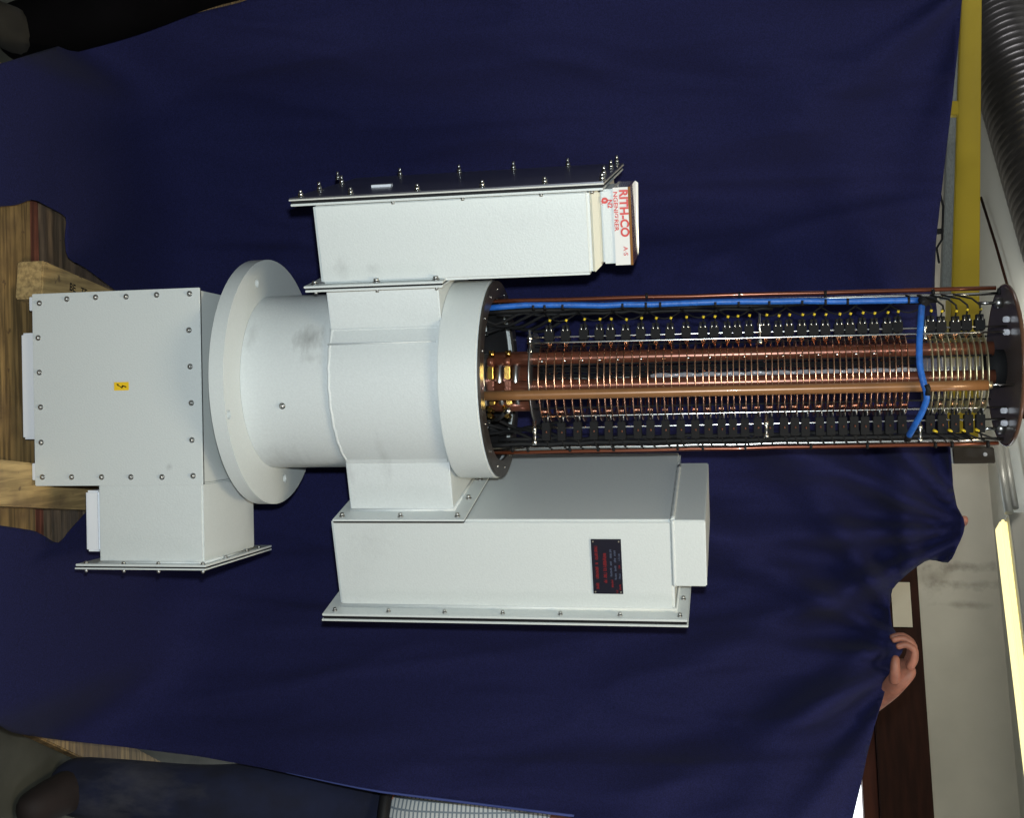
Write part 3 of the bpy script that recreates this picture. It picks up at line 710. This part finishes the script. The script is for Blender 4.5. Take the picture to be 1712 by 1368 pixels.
# brush holders
def holder(side):
    s = 1
    if side < 0:
        bx, by = -.080, -.050
        mb = MB()
        mb.box(bx-.013, bx+.018, by-.005, by+.008, -.0062, -.0012, SHINYBLACK); mb.box(bx-.013, bx+.018, by-.005, by+.008, .0012, .0062, SHINYBLACK)
        mb.box(bx-.004, bx+.016, by-.006, by+.012, -.0085, .0085, SHINYBLACK)
        mb.tube([(bx-.010, by+.002, 0), (bx-.018, by+.004, .002), (bx-.026, by+.008, .003)], .0016, BLACK, 6)
        h = mb.build('brush_holder', unit, .0008)
        mb = MB()
        for z in (-.0042, .0042): mb.tube([(bx-.007, by-.0052, z), (bx-.001, by-.0062, z)], .0017, STEEL, 8)
        a = mb.build('contact_screw', h)
        mb = MB(); mb.tube([(bx-.020, by-.002, .001), (bx-.024, by-.003, .0025)], .0024, YEL, 10); b = mb.build('terminal_cap', h)
        mb = MB()
        for z in (-.003, 0, .003): mb.tube([(bx+.018, by, z), (bx+.024, by+.004, z), (bx+.030, by+.008, 0)], .0009, COPRING, 6)
        c = mb.build('brush_wire', h)
    else:
        bx, by = .094, -.024
        mb = MB()
        mb.box(bx-.004, bx+.030, by-.007, by+.010, -.0075, .0075, SHINYBLACK)
        mb.tube([(bx+.030, by, 0), (bx+.042, by+.003, .004), (bx+.048, by+.012, .010)], .0016, BLACK, 6)
        mb.box(bx-.020, bx-.004, by-.004, by+.006, -.0050, -.0012, SHINYBLACK); mb.box(bx-.020, bx-.004, by-.004, by+.006, .0012, .0050, SHINYBLACK)
        h = mb.build('brush_holder', unit, .0008)
        mb = MB(); mb.tube([(bx-.019, by-.0052, .0035), (bx-.007, by-.0052, .0045)], .0012, DSTEEL, 8); a = mb.build('contact_screw', h)
        mb = MB()
        for z in (-.004, -.0012, .0012, .004):
            mb.tube([(bx-.019, by-.002, z), (bx-.026, by-.003, z*.9), (bx-.031, by, z*.6)], .0009, COPRING, 6)
        c = mb.build('brush_wire', h)
        mb = MB(); mb.tube([(bx+.012, by-.008, .001), (bx+.016, by-.008, .001)], .0016, COPPER, 8); mb.build('terminal_nut', h)
    return h
def place(h0, z, first):
    d = Q(0, 0, z) - Vector((0, 0, 0)); k = K(z)
    o = h0 if first else copy_at(h0, unit, (0, 0, 0))
    o.matrix_parent_inverse = unit.matrix_world.inverted() if first else h0.matrix_parent_inverse
    o.location = Vector((X0, 0, z)); o.scale = (k, k, 1); o.rotation_euler = (random.uniform(-.012, .012), random.uniform(-.018, .018), random.uniform(-.03, .03)); o.location.z += random.uniform(-.0010, .0010)
    return o
bpy.context.view_layer.update()
hl_ = [918, 945, 974, 1001, 1020, 1045, 1069, 1096, 1119, 1147, 1175, 1194, 1215, 1233, 1254, 1280, 1300, 1320, 1340, 1362, 1381, 1402, 1422, 1441, 1463, 1483, 1503]
hl2 = [1556, 1576, 1598, 1617, 1638]
h0 = holder(-1)
for i, px in enumerate(hl_): place(h0, zpx(px, -.055, 548), i == 0)
# the upper, darker holders with their own wires
for i, px in enumerate(hl2):
    o = place(h0, zpx(px, -.055, 548), False); z = zpx(px, -.055, 548)
    mb = MB(); mb.tube([Q(-.100, -.050, z+.004), Q(-.112, -.050, z+.002), Q(-.124, -.045, z-.010), Q(-.130, -.03, z-.026), Q(-.136, -.01, z-.036)], .0018, BLACK, 8); mb.build('lead_wire', unit)
h1 = holder(1)
hr_ = [913, 938, 967, 995, 1018, 1038, 1065, 1087, 1113, 1139, 1164, 1186, 1206, 1226, 1246, 1266, 1288, 1309, 1329, 1348, 1368, 1388, 1409, 1428, 1448, 1467, 1487, 1508]
for i, px in enumerate(hr_ + [1556, 1576, 1598, 1620, 1641]): place(h1, zpx(px, -.03, 700), i == 0)
for px in (1560, 1585, 1607, 1630):
    z = zpx(px, -.03, 700)
    mb = MB(); mb.tube([Q(.118, -.035, z), Q(.122, -.04, z+.004)], .0030, YEL, 8); mb.build('terminal_cap', unit)
    mb = MB(); mb.tube([Q(.122, -.038, z), Q(.128, -.05, z+.010), Q(.134, -.045, z+.024), Q(.137, -.02, z+.04)], .0018, BLACK, 8); mb.build('lead_wire', unit)
for (x, px) in ((1270, 535), (1280, 706)): pass
# cross brackets
def bracket(x0, x1, px, py, th=.0035):
    z = zpx(px, -.07, py); mb = MB(); mb.tube([Q(x0, -.060, z), Q(x1, -.060, z)], th*.7, STEEL, 8)
    for x in (x0*.6+x1*.4, x1): 
        c = Q(x, -.060, z); mb.tube([c-Vector((0, 0, .004)), c+Vector((0, 0, .004))], th*1.25, STEEL, 6)
    mb.build('bracket', unit)
bracket(-.105, -.052, 1270, 535); bracket(.083, .122, 1281, 706); bracket(-.085, -.052, 1548, 545); bracket(.095, .135, 1540, 720); bracket(-.085, -.045, 884, 550, .005); bracket(.085, .125, 892, 712, .005)
# lower end plate and collector drum
zl = zpx(883, -.08)
mb = MB(); mb.ring(Q(.005, 0, zl), .088, .050, .003, DSTEEL, 64); mb.build('end_plate', unit)
mb = MB(); mb.tube([Q(.008, 0, 1.02), Q(.008, 0, zl)], .034, COPPER, 32); mb.build('drum_core', unit)
BRIGHT = mat('polished_band', (.80, .79, .77), .34, 1)
for i, px in enumerate((806, 834, 861)):
    z = zpx(px, -.055); mb = MB(); mb.ring(Q(.010, 0, z-.005), .055, .028, .0095, BRIGHT, 64); mb.build('collector_band', unit)
for i, px in enumerate((820, 848)):
    z = zpx(px, -.06)
    for (x, y, wd, m) in ((.002, -.062, .0125, BRASS), (.026, -.060, .010, COPPER), (.052, -.050, .010, BRASS)):
        mb = MB(); mb.box(x-wd, x+wd, y, y+.02, z-.0058, z+.0062, m); mb.build('brush_clamp', unit, .002)
    mb = MB(); mb.tube([Q(-.026, -.055, z-.006), Q(-.026, -.055, z+.006)], .009, COPPER, 20); mb.tube([Q(-.042, -.045, z-.005), Q(-.042, -.045, z+.005)], .007, BRASS, 16); mb.build('clamp_pivot', unit)
    for x in (.036, .058, .070):
        mb = MB(); mb.tube([Q(x, -.07, z-.004+random.uniform(-.003, .003)), Q(x+.008, -.058, z+.004)], .0042, BRASS, 8)
        mb.tube([Q(x+.004, -.074, z), Q(x+.006, -.066, z)], .0048, STEEL if x < .04 else BRASS, 6); mb.build('clamp_screw', unit)
mb = MB(); mb.tube([Q(.082, -.05, 1.10), Q(.078, -.07, 1.118), Q(.066, -.075, 1.133)], .0045, BLACK, 10); mb.tube([Q(.069, -.075, 1.128), Q(.063, -.076, 1.140)], .0052, STEEL, 10); mb.build('earth_lead', unit)
for x in (-.035, .055):
    mb = MB(); mb.tube([Q(x, -.02, 1.09), Q(x, -.02, zl)], .012, COPPER, 16); mb.build('copper_post', unit)
# white triangular braces seen inside the ring
for (pa, pb) in ((((803, 562), (815, 560), (811, 534), (807, 534)), 0), (((806, 715), (818, 717), (818, 706), (811, 707)), 0)):
    P_ = [at(a, b, 1, .03) for a, b in pa]; mb = MB(); mb.hexa(P_ + [p+Vector((0, .006, 0)) for p in P_], WHITE); mb.build('brace', unit)
# more black cabling filling the lower cage
for k in range(10):
    s = -1 if k < 5 else 1
    mb = MB(); x = s*(.085+.006*(k % 5)); P = [Q(x, .02*math.sin(k), 1.08)]
    for i in range(1, 9): P.append(Q(x + s*.010*math.sin(i*.8+k)+s*.0035*i*.6, .02+.02*math.sin(i*.5+k), 1.08+.018*i))
    mb.tube(P, .0032, SHINYBLACK, 8); mb.build('lower_cable', unit)
# looping leads behind the left holders
for k in range(11):
    za = zpx(905+58*k, -.03, 530); mb = MB(); P = []
    for i in range(9):
        t = i/8; P.append(Q(-.122+.020*math.sin(t*PI), -.010-.02*math.sin(t*PI), za+.07*t))
    mb.tube(P, .0014, BLACK, 6); mb.build('lead_wire', unit)
    za = zpx(905+58*k, -.03, 700); mb = MB(); P = []
    for i in range(9):
        t = i/8; P.append(Q(.128-.010*math.sin(t*PI), -.010, za+.07*t))
    mb.tube(P, .0013, BLACK, 6); mb.build('lead_wire', unit)
# blue sleeve up the left side, then across the front
bl = []
for px, py in ((806, 517), (840, 514), (880, 511), (920, 511), (960, 511), (1010, 512), (1045, 510), (1090, 510), (1140, 508), (1190, 506), (1240, 505), (1290, 505), (1340, 504), (1400, 505), (1460, 504), (1520, 503), (1535, 503)):
    bl.append(at(px, py-1, 1, -.045))
mb = MB(); mb.tube(bl, .0056, BLUE, 14); blue = mb.build('blue_sleeve', unit)
def spline(pts, n=8):
    P = [pts[0]]+pts+[pts[-1]]; o = []
    for i in range(1, len(P)-2):
        for k in range(n):
            t = k/n; a, b, c, d = P[i-1], P[i], P[i+1], P[i+2]
            o.append(.5*((2*b)+(c-a)*t+(2*a-5*b+4*c-d)*t*t+(3*b-a-3*c+d)*t**3))
    return o+[P[-1]]
cr_ = spline([at(1541, 512, 1, -.055), at(1539, 540, 1, -.085), at(1537, 580, 1, -.10), at(1538, 612, 1, -.110), at(1544, 640, 1, -.118), at(1548, 652, 1, -.118), at(1549, 668, 1, -.115), at(1541, 690, 1, -.10), at(1530, 710, 1, -.08), at(1520, 728, 1, -.05)])
mb = MB(); mb.tube(cr_, .0056, BLUE, 14); mb.build('blue_sleeve', unit)
def tie(px, py, y, r, parent=unit, vert=False):
    c = at(px, py, 1, y); d = Vector((0, 0, 1)); mb = MB()
    mb.tube([c-d*.0022, c+d*.0022], r, BLACK, 14); mb.build('cable_tie', parent)
for px in (814, 892, 911, 941, 1041, 1080, 1104, 1196, 1235, 1286, 1341, 1380, 1417, 1519):
    py = 516 - 12*(px-814)/705; tie(px, py-1.5, -.045, .0064)
for px in (857, 883, 953, 1000, 1026, 1133, 1175, 1246, 1356, 1450, 1564, 1592, 1652):
    tie(px, 751-8*(px-857)/800, -.01, .0062)
for px in (1081, 1236, 1380, 1560, 1670): tie(px, 495-8*(px-1081)/600, -.01, .0060)
mb = MB(); pts_ = [at(1549, 643, 1, -.13), at(1552, 650, 1, -.13), at(1551, 660, 1, -.125)]; mb.tube(pts_, .0045, BLACK, 10); mb.build('sleeve_end', unit); mb = MB()
mb.tube([at(1540, 500, 1, -.05), at(1548, 508, 1, -.06)], .007, BLACK, 10); mb.build('sleeve_end', unit); mb = MB(); mb.tube([at(1522, 725, 1, -.05), at(1517, 735, 1, -.04)], .0065, BLACK, 10); mb.build('sleeve_end', unit)
NUTM = mat('grey_nut', (.22, .22, .24), .45, .7)
# top disc and its fittings
mb = MB(); mb.ring((X0, 0, ZT), .1405, .004, .006, SMOKE, 128); disc = mb.build('top_disc', unit, .0012)
mb = MB(); mb.tube([(X0+.1413*math.cos(a), .1413*math.sin(a), ZT+.003) for a in [2*PI*k/96 for k in range(97)]], .0036, mat('brown_rim', (.10, .05, .03), .25, coat=.4), 8, cap=False); mb.build('disc_rim', disc)
mb = MB(); mb.ring((X0+.005, 0, ZT-.030), .034, .004, .0295, SHINYBLACK, 48); mb.build('hub', disc)
for x, y in ((-.068, -.056), (.090, -.026)):
    for dx in (-.010, .012):
        mb = MB(); mb.box(X0+x+dx-.005, X0+x+dx+.005, y-.005, y+.005, ZT-.012, ZT-.0005, NUTM); mb.build('disc_nut', disc, .0015)
for x in (-.112, .112):
    mb = MB(); mb.tube([(X0+x, .0, ZT-.012), (X0+x, .0, ZT-.0005)], .010, DSTEEL, 6); mb.tube([(X0+x, 0, ZT-.04), (X0+x, 0, ZT-.012)], .003, STEEL, 8); mb.build('disc_bolt', disc)
mb = MB(); mb.tube([Q(.037, -.092, zpx(1645, -.09)), Q(.037, -.092, ZT-.001)], .0017, STEEL, 8); z = zpx(1655, -.09); mb.tube([Q(.037, -.092, z-.005), Q(.037, -.092, z+.004)], .007, mat('brass_nut', (.5, .4, .25), .3, .8), 6); mb.build('support_pin', unit)

# ================================================================== people behind the sheet
SKIN = mat('skin', (.36, .145, .095), .55, var=.35, vscale=45, bump=.5, bscale=260, bdist=.001)
SKIN.node_tree.nodes['Principled BSDF'].inputs['Subsurface Weight'].default_value = .1
def skinmesh(name, verts, edges, rad, m, parent=None, lvl=2, root=0):
    me = bpy.data.meshes.new(name); me.from_pydata([tuple(v) for v in verts], edges, []); o = bpy.data.objects.new(name, me); sc.collection.objects.link(o)
    md = o.modifiers.new('k', 'SKIN'); md.use_smooth_shade = True
    if not me.skin_vertices: me.skin_vertices.new()
    for i, r_ in enumerate(rad):
        me.skin_vertices[0].data[i].radius = (r_, r_) if not isinstance(r_, tuple) else r_
    me.skin_vertices[0].data[root].use_root = True
    sb = o.modifiers.new('s', 'SUBSURF'); sb.levels = sb.render_levels = lvl
    me.materials.append(m)
    if parent: setpar(o, parent)
    return o
def chain(*n): return [(n[i], n[i+1]) for i in range(len(n)-1)]
def person(foot_dx, foot_y, base, lean, hands, label, trouser, shirt, shoe, hair):
    """body (skin) one surface; clothes children. base = pelvis xy, hands = list of two wrist points"""
    B = Vector(base)
    pel = B; ch = B + Vector((lean*.06, .03, .42)); nk = B + Vector((lean*.09, .03, .58)); hd = nk + Vector((lean*.01, -.01, .12)); tp = hd + Vector((0, 0, .12))
    shL = ch + Vector((-.19, 0, .09)); shR = ch + Vector((.19, 0, .09))
    root = empty('person', (B.x, B.y, 0))
    V = [pel, B+Vector((lean*.03, .02, .2)), ch, nk, hd, tp]; Ed = chain(0, 1, 2, 3, 4, 5); Rr = [(.15, .11), (.135, .10), (.16, .11), .055, .088, .065]
    armi = []
    for sh, hnd in zip((shL, shR), hands):
        i = len(V); el = (sh+hnd)/2 + Vector((.03 if sh is shR else -.03, .10, -.05))
        V += [sh, el, hnd]; Ed += [(2, i)] + chain(i, i+1, i+2); Rr += [.058, .043, .028]; armi.append((sh, el, hnd))
    legs = []
    for s in (-1, 1):
        i = len(V); hip = pel + Vector((s*.09, 0, -.04)); ft = Vector((B.x+s*.13+foot_dx, B.y+foot_y+(.03 if s > 0 else -.03), .09)); kn = (hip+ft)/2 + Vector((0, -.05, .0))
        V += [hip, kn, ft, ft+Vector((0, .02, -.03))]; Ed += [(0, i)] + chain(i, i+1, i+2, i+3); Rr += [.085, .058, .034, .028]; legs.append((hip, kn, ft))
    body = skinmesh('body', V, Ed, Rr, SKIN, root)
    # trousers
    V = [pel+Vector((0, 0, .15)), pel]; Ed = [(0, 1)]; Rr = [(.172, .132), (.185, .142)]
    for hip, kn, ft in legs:
        i = len(V); V += [hip+Vector((0, 0, -.02)), kn, kn.lerp(ft, .5)+Vector((0, .01, 0)), ft+Vector((0, .015, -.115))]; Ed += [(1, i)] + chain(i, i+1, i+2, i+3); Rr += [.105, .080, .075, .072]
    skinmesh('trousers', V, Ed, Rr, trouser, root)
    V = [pel+Vector((0, 0, .03)), B+Vector((lean*.03, .02, .2)), ch, nk-Vector((0, 0, .06))]; Ed = chain(0, 1, 2, 3); Rr = [(.165, .128), (.168, .128), (.182, .130), .075]
    for sh, el, hnd in armi:
        i = len(V); V += [sh, el, el.lerp(hnd, .55)]; Ed += [(2, i)] + chain(i, i+1, i+2); Rr += [.070, .056, .046]
    skinmesh('shirt', V, Ed, Rr, shirt, root)
    mb = MB(); cc = pel + Vector((0, 0, .095)); P = [cc + Vector((.182*math.cos(a), .140*math.sin(a), 0)) for a in [2*PI*k/40 for k in range(41)]]
    mb.tube(P, .014, BLACK, 8, cap=False); mb.build('belt', root)
    for hip, kn, ft in legs:
        skinmesh('shoe', [ft+Vector((0, .03, .03)), ft+Vector((0, .04, -.040)), ft+Vector((0, -.02, -.04)), ft+Vector((0, -.12, -.052)), ft+Vector((0, -.18, -.058))], chain(0, 1, 2, 3, 4), [.050, .052, .052, .045, .032], shoe, root)
    skinmesh('hair', [hd+Vector((0, .03, .04)), tp+Vector((0, .01, 0)), hd+Vector((0, .06, -.02))], [(0, 1), (0, 2)], [.085, .070, .07], hair, root)
    hf = hd + Vector((0, -.085, 0)); mb = MB(); mb.tube([hf+Vector((0, .01, .02)), hf+Vector((0, -.018, -.012)), hf+Vector((0, .005, -.02))], .009, SKIN, 8); mb.build('nose', root)
    for s in (-1, 1):
        mb = MB(); e = hf + Vector((s*.032, .006, .02)); mb.tube([e+Vector((0, .004, 0)), e], .010, WPLAST, 10); mb.tube([e, e-Vector((0, .002, 0))], .005, BLACK, 8); mb.build('eye', root)
    tag(root, label, 'person'); return root
def hand(wr, dirv, palm_n, parent, curl=1.0, sc_=1.0):
    """palm + five fingers closing over the cloth"""
    d = Vector(dirv).normalized(); n = Vector(palm_n).normalized(); s = d.cross(n).normalized()
    P = lambda a, b, c: wr + (d*a + s*b + n*c)*sc_
    V = [P(-.13, -.13, .01), P(-.03, -.03, 0), P(0, 0, 0), P(.035, 0, .002), P(.075, 0, 0)]; Ed = chain(0, 1, 2, 3, 4); Rr = [(.034, .034), (.027, .024), (.028, .020), (.038, .017), (.036, .014)]
    skinmesh('palm', V, Ed, Rr, SKIN, parent, 2)
    for k, (b, L_) in enumerate(((-.030, .062), (-.010, .072), (.011, .068), (.030, .052))):
        q = [P(.055, b*.8, 0), P(.085, b, .004), P(.085+L_*.42, b, .004+L_*.25*curl), P(.080+L_*.5, b, .010+L_*.62*curl), P(.066+L_*.35, b, .012+L_*.88*curl)]
        skinmesh('finger', q, chain(0, 1, 2, 3, 4), [.0095, .0098, .0090, .0080, .0068], SKIN, parent, 2)
    q = [P(.008, .022, .008), P(.030, .038, .022), P(.052, .038, .038), P(.070, .030, .046)]
    skinmesh('thumb', q, chain(0, 1, 2, 3), [.013, .012, .010, .0080], SKIN, parent, 2)
NAVY = mat('blue_work_trousers', (.006, .010, .036), .95, var=.5, vscale=14, bump=.4, bscale=70)
# paler grey patches on the knees
add_tone_marks(NAVY, [(pt(240, 1305, .22), (9, 5, 7), .6), (pt(180, 1345, .22), (10, 5, 8), .5)], (.06, .06, .075), 14, (2, 2, .8))
def checks(name, a, b):
    m = bpy.data.materials.new(name); m.use_nodes = True; nt = m.node_tree; bs = nt.nodes['Principled BSDF']; bs.inputs['Roughness'].default_value = .8
    tc = nt.nodes.new('ShaderNodeTexCoord'); br = nt.nodes.new('ShaderNodeTexBrick'); br.offset = 0; br.inputs['Scale'].default_value = 26
    br.inputs['Color1'].default_value = (*a, 1); br.inputs['Color2'].default_value = (*a, 1); br.inputs['Mortar'].default_value = (*b, 1); br.inputs['Mortar Size'].default_value = .05
    mp = nt.nodes.new('ShaderNodeMapping'); mp.inputs['Rotation'].default_value = (R(90), 0, 0); nt.links.new(tc.outputs['Object'], mp.inputs[0]); nt.links.new(mp.outputs[0], br.inputs[0]); nt.links.new(br.outputs[0], bs.inputs['Base Color']); return m
pw = at(650, 1405, 1, .36)      # waist of the right-hand helper
handA = at(1478, 1155, 1, .39); handF = at(1575, 905, 1, .50)
shoeR = mat('dark_red_boot', (.014, .007, .006), .8, var=.4, vscale=20)
pA_ = person(0, -.10, (pw.x, pw.y, pw.z-.07), -1, [at(1540, 905, 1, .56), handA + Vector((.03, .03, -.06))], 'person at the right in blue work trousers and checked shirt, holding up the sheet', NAVY, checks('checked_shirt', (.55, .58, .58), (.18, .22, .26)), shoeR, mat('dark_hair', (.03, .02, .015), .6))
# right hand: seen over the sheet edge, left hand: one fingertip
wv = at(1494, 1146, 1, .33)
hand(wv, (-.76, 0, .55), (-.55, 0, -.76), pA_, 1.0, .82)
f0 = [at(1585, 885, 1, .52), at(1604, 878, 1, .50), at(1612, 871, 1, .482), at(1611, 868, 1, .462)]
skinmesh('fingertip', f0, chain(0, 1, 2, 3), [.011, .011, .0105, .009], SKIN, pA_)
BLK = mat('black_trousers', (.0035, .003, .0035), .95, var=.4, vscale=9, spec=.05)
pf = at(35, 50, 2, .06)
pb = Vector((pf.x-.13-.17, pf.y+.12, 0))
pB_ = person(.17, -.12, (pb.x, pb.y, .90), 1, [Vector((pb.x-.25, pb.y-.02, 1.05)), at(1590, -45, 1, .42)], 'person at the left in black trousers, standing beside the sheet', BLK, mat('grey_shirt', (.15, .16, .17), .8), mat('brown_shoe', (.022, .018, .012), .8, var=.4, vscale=20), mat('brown_hair', (.06, .035, .02), .6))
